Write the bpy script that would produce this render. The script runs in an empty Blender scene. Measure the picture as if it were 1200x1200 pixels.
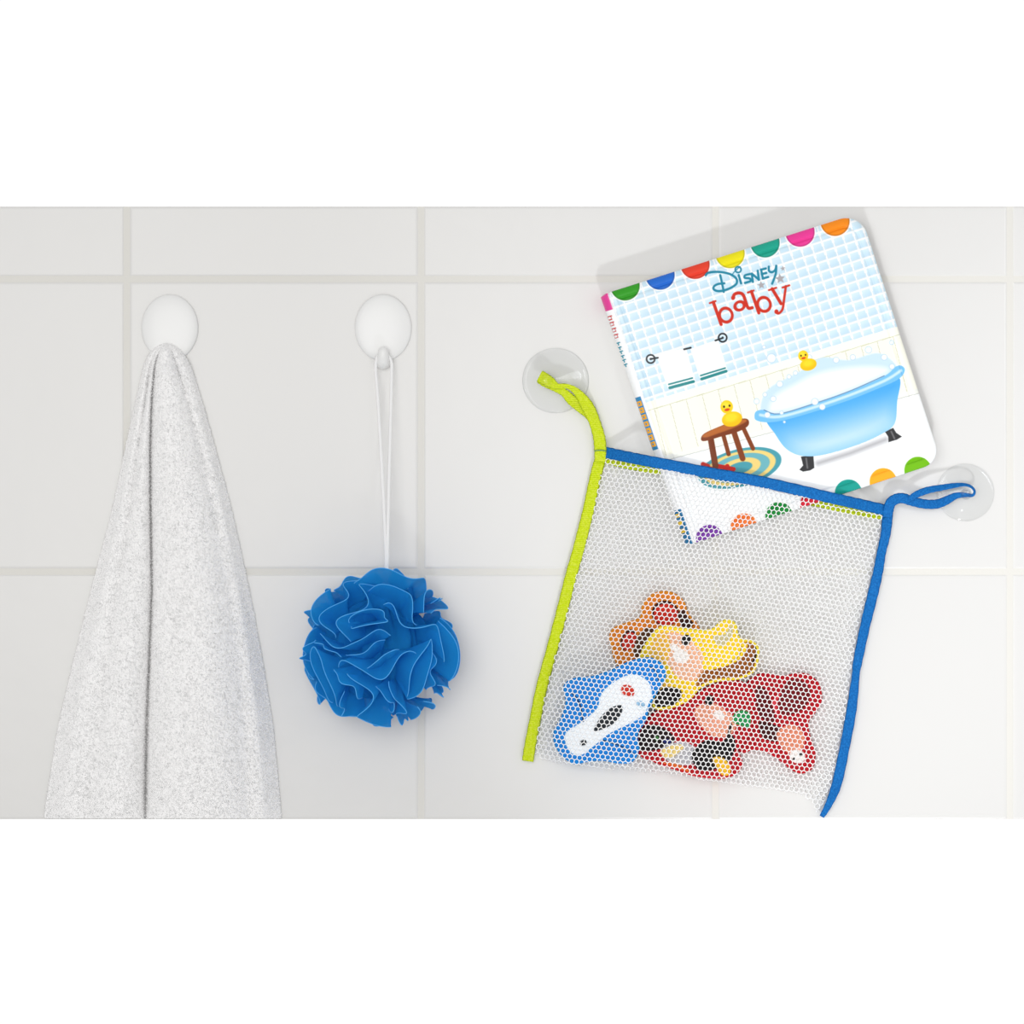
import bpy, math, random
import numpy as np
random.seed(7); rng = np.random.default_rng(7)
C = bpy.context.scene.collection
S = 0.0006          # metres per unit of the wall plan (1200 x 1200 units, 0.72 m)
D = 4000.0          # camera distance in units (2.4 m)

# ------------------------------------------------------------------ helpers
def W(X, Y, Z):
    """wall-plan coordinates (right, down, height off the wall) -> world metres"""
    X = np.asarray(X, float); Y = np.asarray(Y, float); Z = np.asarray(Z, float)
    k = 1 - Z / D
    return np.stack([(X-600)*S*k, -Z*S + 0*X, (600-Y)*S*k], -1)
def w3(x, y, z): return tuple(float(v) for v in W(x, y, z))
def lin(c):
    c = np.asarray(c, float)/255.0
    return np.where(c <= 0.04045, c/12.92, ((c+0.055)/1.055)**2.4)
def link(o, parent=None):
    C.objects.link(o)
    if parent is not None:
        o.parent = parent
        o.matrix_parent_inverse = parent.matrix_basis.inverted()
    return o
def mesh(name, V, F, m, parent=None, smooth=True, cols=None, fm=None):
    me = bpy.data.meshes.new(name)
    V = np.asarray(V, float).reshape(-1, 3)
    me.from_pydata(V.tolist(), [], F if isinstance(F, list) else F.tolist())
    for k in (m if isinstance(m, (list, tuple)) else [m]): me.materials.append(k)
    if smooth: me.polygons.foreach_set('use_smooth', np.ones(len(me.polygons), bool))
    if fm is not None: me.polygons.foreach_set('material_index', np.asarray(fm, dtype=np.int32))
    if cols is not None:
        a = me.color_attributes.new('print', 'FLOAT_COLOR', 'POINT')
        cc = np.ones((len(V), 4)); cc[:, :3] = cols
        a.data.foreach_set('color', cc.ravel())
    me.update()
    return link(bpy.data.objects.new(name, me), parent)
def tag(o, label, cat, group=None):
    o['label'] = label; o['category'] = cat
    if group: o['group'] = group
    return o
def empty(name, loc):
    o = bpy.data.objects.new(name, None); o.location = loc; o.empty_display_size = .01
    C.objects.link(o); return o
def gridF(nu, nv, off=0, closeu=False):
    """faces of a grid with nu x nv vertices, index = i*nv + j"""
    i = np.arange(nu if closeu else nu-1); j = np.arange(nv-1)
    I, J = np.meshgrid(i, j, indexing='ij'); I2 = (I+1) % nu
    return (np.stack([I*nv+J, I2*nv+J, I2*nv+J+1, I*nv+J+1], -1).reshape(-1, 4) + off)
def catmull(P, n=8, closed=False):
    P = np.asarray(P, float); N = len(P); out = []
    rngi = range(N) if closed else range(N-1)
    for i in rngi:
        if closed: p0, p1, p2, p3 = P[(i-1) % N], P[i], P[(i+1) % N], P[(i+2) % N]
        else: p0, p1, p2, p3 = P[max(i-1, 0)], P[i], P[i+1], P[min(i+2, N-1)]
        for k in range(n):
            t = k/n
            out.append(.5*((2*p1)+(-p0+p2)*t+(2*p0-5*p1+4*p2-p3)*t*t+(-p0+3*p1-3*p2+p3)*t**3))
    if not closed: out.append(P[-1])
    return np.array(out)
def tube(P, r, nseg=10):
    """P (n,3) plan coords, returns V (plan), F"""
    P = np.asarray(P, float); n = len(P); r = np.broadcast_to(r, (n,))
    T = np.gradient(P, axis=0); T /= np.linalg.norm(T, axis=1, keepdims=True)+1e-9
    up = np.array([0, 0, 1.]) if abs(T[0][2]) < .8 else np.array([1., 0, 0])
    V = []; nrm = np.cross(T[0], up); nrm /= np.linalg.norm(nrm)
    for i in range(n):
        nrm = nrm - T[i]*np.dot(nrm, T[i]); nrm /= np.linalg.norm(nrm)+1e-9
        b = np.cross(T[i], nrm)
        for k in range(nseg):
            a = 2*math.pi*k/nseg
            V.append(P[i] + r[i]*(math.cos(a)*nrm+math.sin(a)*b))
    F = [[i*nseg+k, i*nseg+(k+1) % nseg, (i+1)*nseg+(k+1) % nseg, (i+1)*nseg+k] for i in range(n-1) for k in range(nseg)]
    F.append(list(range(nseg))[::-1]); F.append([(n-1)*nseg+k for k in range(nseg)])
    return np.array(V), F
def ribbon(name, P, m, parent, th=1.5, nw=9, n=8):
    """P rows: x, y, z, width, twist(deg), a woven tape of real thickness with rounded edges and a fine selvedge"""
    Q = catmull(P, n); c = Q[:, :3]; wd = Q[:, 3]; tw = np.radians(Q[:, 4])
    T = np.gradient(c, axis=0); T /= np.linalg.norm(T, axis=1, keepdims=True)+1e-9
    T2 = T.copy(); T2[:, 2] = 0; T2 /= np.linalg.norm(T2, axis=1, keepdims=True)+1e-9
    side = np.stack([-T2[:, 1], T2[:, 0], 0*T2[:, 0]], 1); zz = np.array([0, 0, 1.])
    wv = side*np.cos(tw)[:, None] + zz*np.sin(tw)[:, None]
    nv = np.cross(T, wv); nv /= np.linalg.norm(nv, axis=1, keepdims=True)+1e-9
    nv *= np.where((nv[:, 2:3] < 0) & (np.abs(np.cos(tw))[:, None] > .3), -1, 1)
    prof = []
    for k in range(nw):
        s = -1 + 2*k/(nw-1); prof.append((s/2, (1-abs(s)**6)*.5 + .12*(abs(abs(s)-.8) < .15)))
    for k in range(nw-2, 0, -1):
        s = -1 + 2*k/(nw-1); prof.append((s/2, -(1-abs(s)**6)*.5))
    prof = np.array(prof); m_ = len(prof)
    ripple = 1 + .03*np.sin(np.arange(len(c))*1.7)
    V = c[:, None] + wv[:, None]*(prof[:, 0][None, :, None]*(wd*ripple)[:, None, None]) + nv[:, None]*(prof[:, 1][None, :, None]*th)
    V = V.reshape(-1, 3); nn = len(c)
    F = [[i*m_+k, (i+1)*m_+k, (i+1)*m_+(k+1) % m_, i*m_+(k+1) % m_] for i in range(nn-1) for k in range(m_)]
    F.append(list(range(m_))); F.append([(nn-1)*m_+k for k in range(m_)][::-1])
    return mesh(name, W(V[:, 0], V[:, 1], V[:, 2]), F, m, parent)

# ------------------------------------------------------------------ materials
def mat(name, col, rough=.5, **kw):
    m = bpy.data.materials.new(name); m.use_nodes = True
    b = m.node_tree.nodes['Principled BSDF']
    b.inputs['Base Color'].default_value = (*lin(col), 1); b.inputs['Roughness'].default_value = rough
    for k, v in kw.items(): b.inputs[k.replace('_', ' ')].default_value = v
    return m
def bump(m, kind, scale, dist, strength=.5, **kw):
    nt = m.node_tree; b = nt.nodes['Principled BSDF']
    tc = nt.nodes.new('ShaderNodeTexCoord'); t = nt.nodes.new(kind)
    t.inputs['Scale'].default_value = scale
    for k, v in kw.items():
        if k in t.inputs: t.inputs[k].default_value = v
        else: setattr(t, k, v)
    nt.links.new(tc.outputs['Object'], t.inputs['Vector'])
    bp = nt.nodes.new('ShaderNodeBump'); bp.inputs['Distance'].default_value = dist; bp.inputs['Strength'].default_value = strength
    nt.links.new(t.outputs[1] if kind == 'ShaderNodeTexWave' else t.outputs[0], bp.inputs['Height'])
    nt.links.new(bp.outputs['Normal'], b.inputs['Normal']); return m
def printed(name, rough=.3, **kw):
    m = mat(name, (255, 255, 255), rough, **kw); nt = m.node_tree
    a = nt.nodes.new('ShaderNodeVertexColor'); a.layer_name = 'print'
    nt.links.new(a.outputs['Color'], nt.nodes['Principled BSDF'].inputs['Base Color']); return m
M = {}
M['tile'] = bump(mat('glazed_tile', (226, 225, 223), .32), 'ShaderNodeTexNoise', 28, .002, .2)
M['grout'] = bump(mat('grout', (228, 226, 220), .9), 'ShaderNodeTexNoise', 400, .0004, .4)
M['plastic'] = mat('white_plastic', (238, 238, 237), .3)
def cloth_mat(name, col, k, spec=.1):
    m = mat(name, col, .9); nt = m.node_tree; b = nt.nodes['Principled BSDF']; b.inputs['Specular IOR Level'].default_value = spec
    tr = nt.nodes.new('ShaderNodeBsdfTranslucent'); tr.inputs[0].default_value = (*lin(col), 1)
    ms = nt.nodes.new('ShaderNodeMixShader'); ms.inputs[0].default_value = k
    nt.links.new(b.outputs[0], ms.inputs[1]); nt.links.new(tr.outputs[0], ms.inputs[2]); nt.links.new(ms.outputs[0], nt.nodes['Material Output'].inputs[0]); return m
M['terry'] = mat('terry_cotton', (254, 253, 253), .95)
M['pile'] = cloth_mat('terry_loops', (254, 254, 254), .45, 0.)
M['cord'] = bump(mat('white_cord', (254, 254, 254), .8), 'ShaderNodeTexWave', 900, .0002, .5)
M['net'] = mat('white_netting', (255, 255, 255), .6, Specular_IOR_Level=.3)
M['yellow'] = bump(mat('lime_tape', (210, 231, 10), .6, Specular_IOR_Level=.2), 'ShaderNodeTexWave', 230, .0007, .7, bands_direction='Z', Distortion=1.0)
M['blue'] = bump(mat('blue_tape', (0, 98, 174), .6, Specular_IOR_Level=.2), 'ShaderNodeTexNoise', 700, .001, 1.)
def weave(m, c2, sc):
    nt = m.node_tree; tc = nt.nodes.new('ShaderNodeTexCoord'); n = nt.nodes.new('ShaderNodeTexNoise'); n.inputs['Scale'].default_value = sc
    r = nt.nodes.new('ShaderNodeMapRange'); r.inputs[1].default_value = .42; r.inputs[2].default_value = .62
    mx = nt.nodes.new('ShaderNodeMix'); mx.data_type = 'RGBA'; b = nt.nodes['Principled BSDF']
    mx.inputs[6].default_value = b.inputs['Base Color'].default_value; mx.inputs[7].default_value = (*lin(c2), 1)
    nt.links.new(tc.outputs['Object'], n.inputs['Vector']); nt.links.new(n.outputs[0], r.inputs[0]); nt.links.new(r.outputs[0], mx.inputs[0]); nt.links.new(mx.outputs[2], b.inputs['Base Color'])
weave(M['yellow'], (224, 238, 66), 900); weave(M['blue'], (16, 116, 194), 900)
M['thread'] = mat('teal_thread', (20, 120, 110), .7)
M['vinyl'] = mat('white_vinyl', (250, 250, 250), .25)
M['cover'] = printed('printed_vinyl', .2, Specular_IOR_Level=.3)
M['foam'] = printed('printed_foam', .5, Specular_IOR_Level=.2)
def glass():
    # thin clear film: lets light straight through and glints at grazing angles
    m = mat('clear_pvc', (250, 252, 252), .05); nt = m.node_tree
    tp = nt.nodes.new('ShaderNodeBsdfTransparent'); tp.inputs[0].default_value = (.985, .988, .988, 1)
    gl = nt.nodes.new('ShaderNodeBsdfGlossy'); gl.inputs['Roughness'].default_value = .06; gl.inputs[0].default_value = (.6, .6, .62, 1)
    lw = nt.nodes.new('ShaderNodeLayerWeight'); lw.inputs[0].default_value = .5
    pw = nt.nodes.new('ShaderNodeMath'); pw.operation = 'POWER'; pw.inputs[1].default_value = 3.5; nt.links.new(lw.outputs['Facing'], pw.inputs[0])
    fr = nt.nodes.new('ShaderNodeMath'); fr.operation = 'MULTIPLY_ADD'; fr.inputs[1].default_value = .8; fr.inputs[2].default_value = .03; nt.links.new(pw.outputs[0], fr.inputs[0])
    ms = nt.nodes.new('ShaderNodeMixShader'); nt.links.new(fr.outputs[0], ms.inputs[0])
    nt.links.new(tp.outputs[0], ms.inputs[1]); nt.links.new(gl.outputs[0], ms.inputs[2]); nt.links.new(ms.outputs[0], nt.nodes['Material Output'].inputs[0]); return m
M['pvc'] = glass()
def pouf_mat():
    m = mat('blue_netting', (34, 164, 246), .7, Specular_IOR_Level=.15); nt = m.node_tree; b = nt.nodes['Principled BSDF']; out = nt.nodes['Material Output']
    uv = nt.nodes.new('ShaderNodeUVMap'); uv.uv_map = 'UVMap'
    w1 = nt.nodes.new('ShaderNodeTexWave'); w1.inputs['Scale'].default_value = 60; w1.inputs['Distortion'].default_value = 1.2
    w2 = nt.nodes.new('ShaderNodeTexWave'); w2.bands_direction = 'Y'; w2.inputs['Scale'].default_value = 16; w2.inputs['Distortion'].default_value = 1.2
    nt.links.new(uv.outputs[0], w1.inputs[0]); nt.links.new(uv.outputs[0], w2.inputs[0])
    mx = nt.nodes.new('ShaderNodeMath'); mx.operation = 'MULTIPLY'
    nt.links.new(w1.outputs[1], mx.inputs[0]); nt.links.new(w2.outputs[1], mx.inputs[1])
    bp = nt.nodes.new('ShaderNodeBump'); bp.inputs['Distance'].default_value = .001; bp.inputs['Strength'].default_value = .7
    nt.links.new(mx.outputs[0], bp.inputs['Height']); nt.links.new(bp.outputs[0], b.inputs['Normal'])
    tr = nt.nodes.new('ShaderNodeBsdfTranslucent'); tr.inputs[0].default_value = (*lin((40, 172, 255)), 1)
    ms = nt.nodes.new('ShaderNodeMixShader'); ms.inputs[0].default_value = .35
    nt.links.new(b.outputs[0], ms.inputs[1]); nt.links.new(tr.outputs[0], ms.inputs[2])
    tp = nt.nodes.new('ShaderNodeBsdfTransparent'); ms2 = nt.nodes.new('ShaderNodeMixShader')
    mr = nt.nodes.new('ShaderNodeMapRange'); mr.inputs[1].default_value = .55; mr.inputs[2].default_value = .75; mr.inputs[3].default_value = 0; mr.inputs[4].default_value = .3
    nt.links.new(mx.outputs[0], mr.inputs[0]); nt.links.new(mr.outputs[0], ms2.inputs[0])
    nt.links.new(ms.outputs[0], ms2.inputs[1]); nt.links.new(tp.outputs[0], ms2.inputs[2]); nt.links.new(ms2.outputs[0], out.inputs[0])
    return m
M['pouf'] = pouf_mat()
M['pouf_hem'] = mat('blue_netting_hem', (84, 180, 248), .7, Specular_IOR_Level=.2)

# ------------------------------------------------------------------ the wall
YT, YB, XL, XR = 242, 960, -400, 1600
GX = [-197-345+0, -197, 148.5, 493.5, 838.5, 1183.5, 1528.5]; GY = [327, 670]; gw = 3.6
def wall():
    xs = [XL]+[v for g in GX if XL < g < XR for v in (g-gw, g+gw)]+[XR]
    ys = [YT]+[v for g in GY for v in (g-gw, g+gw)]+[YB]
    V = []; F = []
    for a in range(0, len(xs), 2):
        for b in range(0, len(ys), 2):
            x0, x1, y0, y1 = xs[a], xs[a+1], ys[b], ys[b+1]
            tilt = rng.normal(0, .15, 2); base = len(V)
            rings = [(0, -3.0), (0, -.9), (.5, -.5), (1.6, -.15), (3, 0)]
            for ins, z in rings:
                for (x, y) in ((x0+ins, y0+ins), (x1-ins, y0+ins), (x1-ins, y1-ins), (x0+ins, y1-ins)): V.append((x, y, z))
            for r in range(len(rings)-1):
                for k in range(4): F.append([base+r*4+k, base+r*4+(k+1) % 4, base+(r+1)*4+(k+1) % 4, base+(r+1)*4+k])
            r = base+(len(rings)-1)*4; F.append([r, r+1, r+2, r+3])
    V = np.array(V)
    P = np.stack([(V[:, 0]-600)*S, -V[:, 2]*S, (600-V[:, 1])*S], 1)
    o = mesh('wall_back', P, F, M['tile'], smooth=False)
    o['kind'] = 'structure'
    b = []
    for z in (-.75, -18):
        for (x, y) in ((XL, YT), (XR, YT), (XR, YB), (XL, YB)): b.append(((x-600)*S, -z*S, (600-y)*S))
    mesh('grout', b, [[0, 1, 2, 3], [7, 6, 5, 4], [0, 4, 5, 1], [1, 5, 6, 2], [2, 6, 7, 3], [3, 7, 4, 0]], M['grout'], o, smooth=False)
wall()

# ------------------------------------------------------------------ wall hooks
def hook(cx, cy, label, peg=(0, 36)):
    t = empty('wall_hook', w3(cx, cy, 0)); tag(t, label, 'hook', 'white plastic hooks stuck to the tiles')
    prof = [(0, .3), (1, .3), (1.0, 2.2), (.975, 3.6), (.93, 4.4), (.85, 5.0), (.6, 6.0), (.3, 6.5), (0, 6.6)]
    V = []; n = 72
    for k in range(n):
        a = 2*math.pi*k/n
        for r, z in prof: V.append((cx+33.2*r*math.cos(a), cy+39*r*math.sin(a), z))
    V = np.array(V); mesh('plate', W(*V.T), gridF(n, len(prof), closeu=True).tolist(), M['plastic'], t)
    px, py = cx+peg[0], cy+peg[1]
    P = catmull([(px, py+3, 4), (px, py+4.5, 9), (px, py+3, 14), (px, py-3, 17), (px, py-9, 17.5), (px, py-13, 16.5)], 6)
    r = np.interp(np.linspace(0, 1, len(P)), [0, .3, .8, .95, 1], [10, 7.5, 6, 4, 1.2])
    V, F = tube(P, r, 20); mesh('peg', W(*V.T), F, M['plastic'], t)
    return t
hook(199, 384, 'white oval plastic hook mostly hidden at its foot by the hanging towel', (-4, 36))
hook(449, 384, 'white oval plastic hook carrying the cord of the blue bath pouf')

# ------------------------------------------------------------------ towel
def towel():
    ky = [403, 406, 411, 419, 430, 460, 520, 600, 690, 770, 850, 959]
    kl = [190, 183, 177, 172, 168, 161, 148, 131, 107, 87, 68, 51]
    kr = [201, 207, 212, 218, 224, 234, 251, 272, 292, 307, 320, 330]
    kc = [193, 190, 187, 184, 181, 178, 176, 176.5, 178, 175, 172, 170]
    k1 = [192, 188, 183, 179, 176, 172, 163, 152, 138, 128, 117, 106]
    k2 = [197, 198, 201, 203, 207, 216, 232, 250, 266, 277, 284, 288]
    ny, ns = 280, 240
    Y = np.linspace(403, 959, ny); s = np.linspace(0, 1, ns)
    f = lambda k: np.interp(Y, ky, k)
    # soften the interpolated outlines
    def sm(a):
        p = np.pad(a, 8, mode='edge'); return np.convolve(p, np.ones(17)/17, 'valid')
    Lx, Rx, Cx, F1, F2 = [np.where(Y < 440, f(k), sm(f(k))) for k in (kl, kr, kc, k1, k2)]
    X = Lx[:, None] + (Rx-Lx)[:, None]*s[None]
    wob = 3*np.sin(Y/37)+2*np.sin(Y/17+1)
    Yg = np.repeat(Y[:, None], ns, 1)
    def lobe(a, b, h, p=.55):
        a = a[:, None]; b = b[:, None]; t = np.clip((X-a)/(b-a+1e-6), 0, 1)
        return h[:, None]*np.power(np.clip(np.sin(np.pi*t), 0, 1), p)
    amp = np.interp(Y, [403, 410, 425, 470, 600, 960], [2, 10, 16, 20, 26, 34])
    one = np.ones_like(Y)
    body = lobe(Lx, Rx, amp*.62, .42)
    cw = np.interp(Y, [403, 460, 960], [3, 6, 9])
    z1 = lobe(Lx, F1+10*np.clip((Y-450)/400, 0, 1), amp*.55, .7)
    z2 = lobe(F1-8*np.clip((Y-450)/400, 0, 1), Cx, amp*.75, .6)
    z3 = lobe(Cx, F2+14*np.clip((Y-430)/300, 0, 1), amp*1.1, .5)
    z4 = lobe(F2-14*np.clip((Y-430)/300, 0, 1), Rx, amp*.6, .7)
    kk = 2.2; Z = kk*np.log(np.exp(z1/kk)+np.exp(z2/kk)+np.exp(z3/kk)+np.exp(z4/kk)) - kk*math.log(4) + body
    # the deep slit between the two folds
    d = np.abs(X-(Cx+0*wob)[:, None]); dep = np.interp(Y, [403, 430, 520, 960], [0, .3, .7, .85])[:, None]
    Z = Z*(1-dep*np.exp(-(d/np.interp(Y, [403, 960], [1.0, 1.9])[:, None])**2))
    Z += 1.6*np.sin(X/13+Yg/31)*np.sin(Yg/23-X/29)*(amp/34)[:, None]
    Z = np.maximum(Z, 0)
    edge = np.power(np.clip(np.minimum(s, 1-s)*14, 0, 1), .5)[None]
    Z = 3 + Z*edge
    # the cap over the peg
    cap = np.interp(Y, [403, 406, 412, 420, 440], [8, 18, 22, 15, 0])[:, None]*np.power(np.sin(np.pi*s), .5)[None]
    Z = Z + cap
    Zb = np.full_like(Z, 1.2) + 0*Z
    Zb = np.where(Yg < 445, np.minimum(Z-2, np.maximum(1.2, 7.2)), Zb)
    front = np.stack([X, Yg, Z], -1); back = np.stack([X, Yg, np.minimum(Zb, Z-1)], -1)
    V = np.concatenate([front.reshape(-1, 3), back.reshape(-1, 3)])
    n0 = ny*ns; F = gridF(ny, ns).tolist() + gridF(ny, ns, n0)[:, ::-1].tolist()
    for i in range(ny-1):
        for j in (0, ns-1): F.append([i*ns+j, (i+1)*ns+j, n0+(i+1)*ns+j, n0+i*ns+j])
    for j in range(ns-1):
        for i in (0, ny-1): F.append([i*ns+j, i*ns+j+1, n0+i*ns+j+1, n0+i*ns+j])
    t = empty('bath_towel', w3(195, 410, 0)); tag(t, 'white terry towel hanging in folds from the left wall hook', 'towel')
    mesh('cloth', W(*V.T), F, M['terry'], t)
    # terry loops: short bent strands all over the cloth
    N = 95000
    wrow = (Rx-Lx); pi = wrow/wrow.sum()
    ii = rng.choice(ny-1, N, p=pi[:-1]/pi[:-1].sum()); fi = rng.random(N); sj = rng.random(N)*(ns-1.001); jj = sj.astype(int); fj = sj-jj
    def samp(A): return (A[ii, jj]*(1-fi)*(1-fj)+A[ii+1, jj]*fi*(1-fj)+A[ii, jj+1]*(1-fi)*fj+A[ii+1, jj+1]*fi*fj)
    gy, gx = np.gradient(Z); dx = np.gradient(X, axis=1); dy = Y[1]-Y[0]
    nx = -gx/np.maximum(dx, .05); nyy = -gy/dy
    nv = np.stack([np.clip(samp(nx), -4, 4), np.clip(samp(nyy), -3, 3), np.ones(N)], 1); nv /= np.linalg.norm(nv, axis=1, keepdims=True)
    P = np.stack([samp(X), samp(Yg), samp(Z)], 1)
    r1 = rng.normal(0, .55, (N, 3)); r2 = rng.normal(0, .9, (N, 3)); r2[:, 1] += .5
    d1 = nv+r1; d1 /= np.linalg.norm(d1, axis=1, keepdims=True); d2 = nv*.5+r1+r2; d2 /= np.linalg.norm(d2, axis=1, keepdims=True)
    ln = rng.uniform(.9, 1.7, N)[:, None]
    sd = np.cross(d1, rng.normal(0, 1, (N, 3))); sd /= np.linalg.norm(sd, axis=1, keepdims=True); wd = .55
    a = P-nv*.3; b = a+d1*ln; c = b+d2*ln*.9
    b[:, 2] = np.maximum(b[:, 2], .4); c[:, 2] = np.maximum(c[:, 2], .4)
    b[:, 1] = np.minimum(b[:, 1], 959.6); c[:, 1] = np.minimum(c[:, 1], 959.6)
    V = np.stack([a-sd*wd, a+sd*wd, b-sd*wd, b+sd*wd, c], 1).reshape(-1, 3)
    k = np.arange(N)*5
    F = np.stack([k, k+1, k+3, k+2], 1).tolist() + np.stack([k+2, k+3, k+4], 1).tolist()
    p = mesh('terry_pile', W(*V.T), F, M['pile'], t); p['kind'] = 'stuff'
towel()

# ------------------------------------------------------------------ bath pouf
def pouf():
    cx, cy, cz = 444, 761, 68; RX, RY, RZ = 97, 93, 64
    t = empty('bath_pouf', w3(cx, cy, cz)); tag(t, 'bright blue ruffled net bath pouf hanging on a white cord', 'bath pouf')
    V = []; F = []; UV = []; HV = []; HF = []; n0 = 0; h0 = 0
    r = np.random.default_rng(21)
    taken = np.zeros((0, 3)); count = 0
    for k in range(5200):
        f = k/5200; m = r.normal(0, 1, 3); m /= np.linalg.norm(m)
        ax = np.cross(m, r.normal(0, 1, 3)); ax /= np.linalg.norm(ax); b = np.cross(ax, m)
        nph, nt = 100, 24; u = np.linspace(-1, 1, nph); ts = np.linspace(0, 1, nt)
        p0, p1 = r.uniform(0, 6.28, 2); size = (1-f)**1.2
        if r.random() < .6:        # folded petal: a hairpin of netting
            a_ = (.26+.46*size)*r.uniform(.7, 1.1); b_ = r.uniform(.06, .11)+.05*size; an = u*math.radians(158)
            eu_ = a_*np.cos(an)+.05*np.sin(3*an+p0); ev_ = b_*np.sin(an)+.07*size*np.sin(2.6*eu_/.4+p1)
        else:                       # long wavy frill
            hl = (.24+.54*size)*r.uniform(.8, 1.1); eu_ = hl*u; ev_ = (.05+.11*size)*np.sin(eu_*r.uniform(5, 9)+p0)+.012*np.sin(eu_*17+p1)
        ed = m+eu_[:, None]*b+ev_[:, None]*ax; ed /= np.linalg.norm(ed, axis=1, keepdims=True)
        if len(taken) and np.min(np.linalg.norm(ed[::4, None]-taken[None], axis=2)) < .042+.028*(1-f): continue
        taken = np.concatenate([taken, ed[::3]]); count += 1
        RR = r.uniform(.88, 1.0)+.03; lean = (.15+.25*r.random())*(1 if r.random() < .5 else -1)*ax+m
        T = ts[None, :, None]; base = (.35*ed+.65*m)+(lean-m); base = base[:, None]*np.ones_like(T)
        d = ed[:, None]*T+base*(1-T)
        d /= np.linalg.norm(d, axis=-1, keepdims=True)
        PH = np.repeat(u[:, None], nt, 1); TT = np.repeat(ts[None], nph, 0)
        rad = (.30+(RR-.30)*TT**.9)*(1-.09*np.abs(PH)**3*TT)*(1+.035*np.sin(7*PH+p1)*TT)
        P = d*rad[..., None]
        V.append(np.stack([cx+P[..., 0]*RX, cy+P[..., 1]*RY, cz+P[..., 2]*RZ], -1).reshape(-1, 3))
        F += gridF(nph, nt, n0).tolist(); n0 += nph*nt
        UV.append(np.stack([PH*3, TT], -1).reshape(-1, 2))
        e = V[-1].reshape(nph, nt, 3)[:, -1]
        hv, hf = tube(e, .5, 6); HV.append(hv); HF += [[i+h0 for i in f_] for f_ in hf]; h0 += len(hv)
    # dense gathered middle
    g1, g2 = np.meshgrid(np.linspace(0, 2*math.pi, 120, endpoint=False), np.linspace(.02, math.pi-.02, 60), indexing='ij')
    rc = .6+.05*np.sin(9*g1+3*g2)*np.sin(g2)+.03*np.sin(21*g1)
    V.append(np.stack([cx+RX*rc*np.sin(g2)*np.cos(g1), cy+RY*rc*np.cos(g2), cz+RZ*rc*np.sin(g2)*np.sin(g1)], -1).reshape(-1, 3))
    F += gridF(120, 60, n0, True).tolist(); n0 += 7200; UV.append(np.stack([g1, g2], -1).reshape(-1, 2))
    V = np.concatenate(V); UV = np.concatenate(UV)
    V[:, 2] = np.maximum(V[:, 2], 1.5)
    o = mesh('netting', W(*V.T), F, M['pouf'], t)
    uvl = o.data.uv_layers.new(name='UVMap'); li = np.zeros(len(o.data.loops), np.int32); o.data.loops.foreach_get('vertex_index', li)
    uvl.data.foreach_set('uv', UV[li].ravel())
    HV = np.concatenate(HV); HV[:, 2] = np.maximum(HV[:, 2], 1.2)
    mesh('hem', W(*HV.T), HF, M['pouf_hem'], t)
    pts = [(453, 720, 62), (452.6, 668, 56), (451, 620, 48), (447, 540, 34), (443, 470, 22), (440.5, 438, 16), (440.5, 424, 14.5), (444, 415.5, 13), (449, 413, 12.5), (454, 415.5, 13), (458.5, 424, 14.5), (459, 438, 16), (457.6, 500, 25), (455.5, 580, 40), (454.5, 640, 51), (454, 668, 56), (454, 720, 62)]
    v, f = tube(catmull(pts, 8), 1.75, 10); mesh('cord', W(*v.T), f, M['cord'], t)
pouf()

# ------------------------------------------------------------------ painting tools for the printed surfaces
class Paint:
    def __init__(s, X, Y, base):
        s.X, s.Y = X, Y; s.c = np.tile(np.asarray(base, float), (len(X), 1))
    def put(s, a, col):
        a = np.clip(a, 0, 1)[:, None]; col = np.asarray(col, float)
        s.c = s.c*(1-a)+col*a
    def sd(s, pts, closed=True):
        pts = np.asarray(pts, float); d = np.full(len(s.X), 1e9); ins = np.zeros(len(s.X), bool)
        n = len(pts)
        lo = pts.min(0)-8; hi = pts.max(0)+8
        sel = np.where((s.X > lo[0]) & (s.X < hi[0]) & (s.Y > lo[1]) & (s.Y < hi[1]))[0]
        x, y = s.X[sel], s.Y[sel]; dd = np.full(len(x), 1e9); ii = np.zeros(len(x), bool)
        for i in range(n if closed else n-1):
            a, b = pts[i], pts[(i+1) % n]; ex, ey = b-a; L = ex*ex+ey*ey+1e-12
            t = np.clip(((x-a[0])*ex+(y-a[1])*ey)/L, 0, 1)
            dd = np.minimum(dd, np.hypot(x-a[0]-t*ex, y-a[1]-t*ey))
            if closed and abs(ey) > 1e-9:
                c = ((a[1] > y) != (b[1] > y)) & (x < (b[0]-a[0])*(y-a[1])/(b[1]-a[1])+a[0]); ii ^= c
        d[sel] = dd; ins[sel] = ii
        return np.where(ins, -d, d) if closed else d
    def poly(s, pts, col, smooth=0, soft=.35):
        if smooth: pts = catmull(pts, smooth, True)
        s.put(.5-s.sd(pts)/(2*soft), col)
    def line(s, pts, w, col, smooth=0, soft=.35):
        if smooth: pts = catmull(pts, smooth)
        s.put(.5-(s.sd(pts, False)-w/2)/(2*soft), col)
    def ell(s, cx, cy, rx, ry, col, ang=0, soft=.35, ring=None):
        a = math.radians(ang); x = s.X-cx; y = s.Y-cy; u = x*math.cos(a)+y*math.sin(a); v = -x*math.sin(a)+y*math.cos(a)
        d = (np.hypot(u/rx, v/ry)-1)*min(rx, ry)
        if ring: d = np.abs(d)-ring/2
        s.put(.5-d/(2*soft), col)

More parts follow.
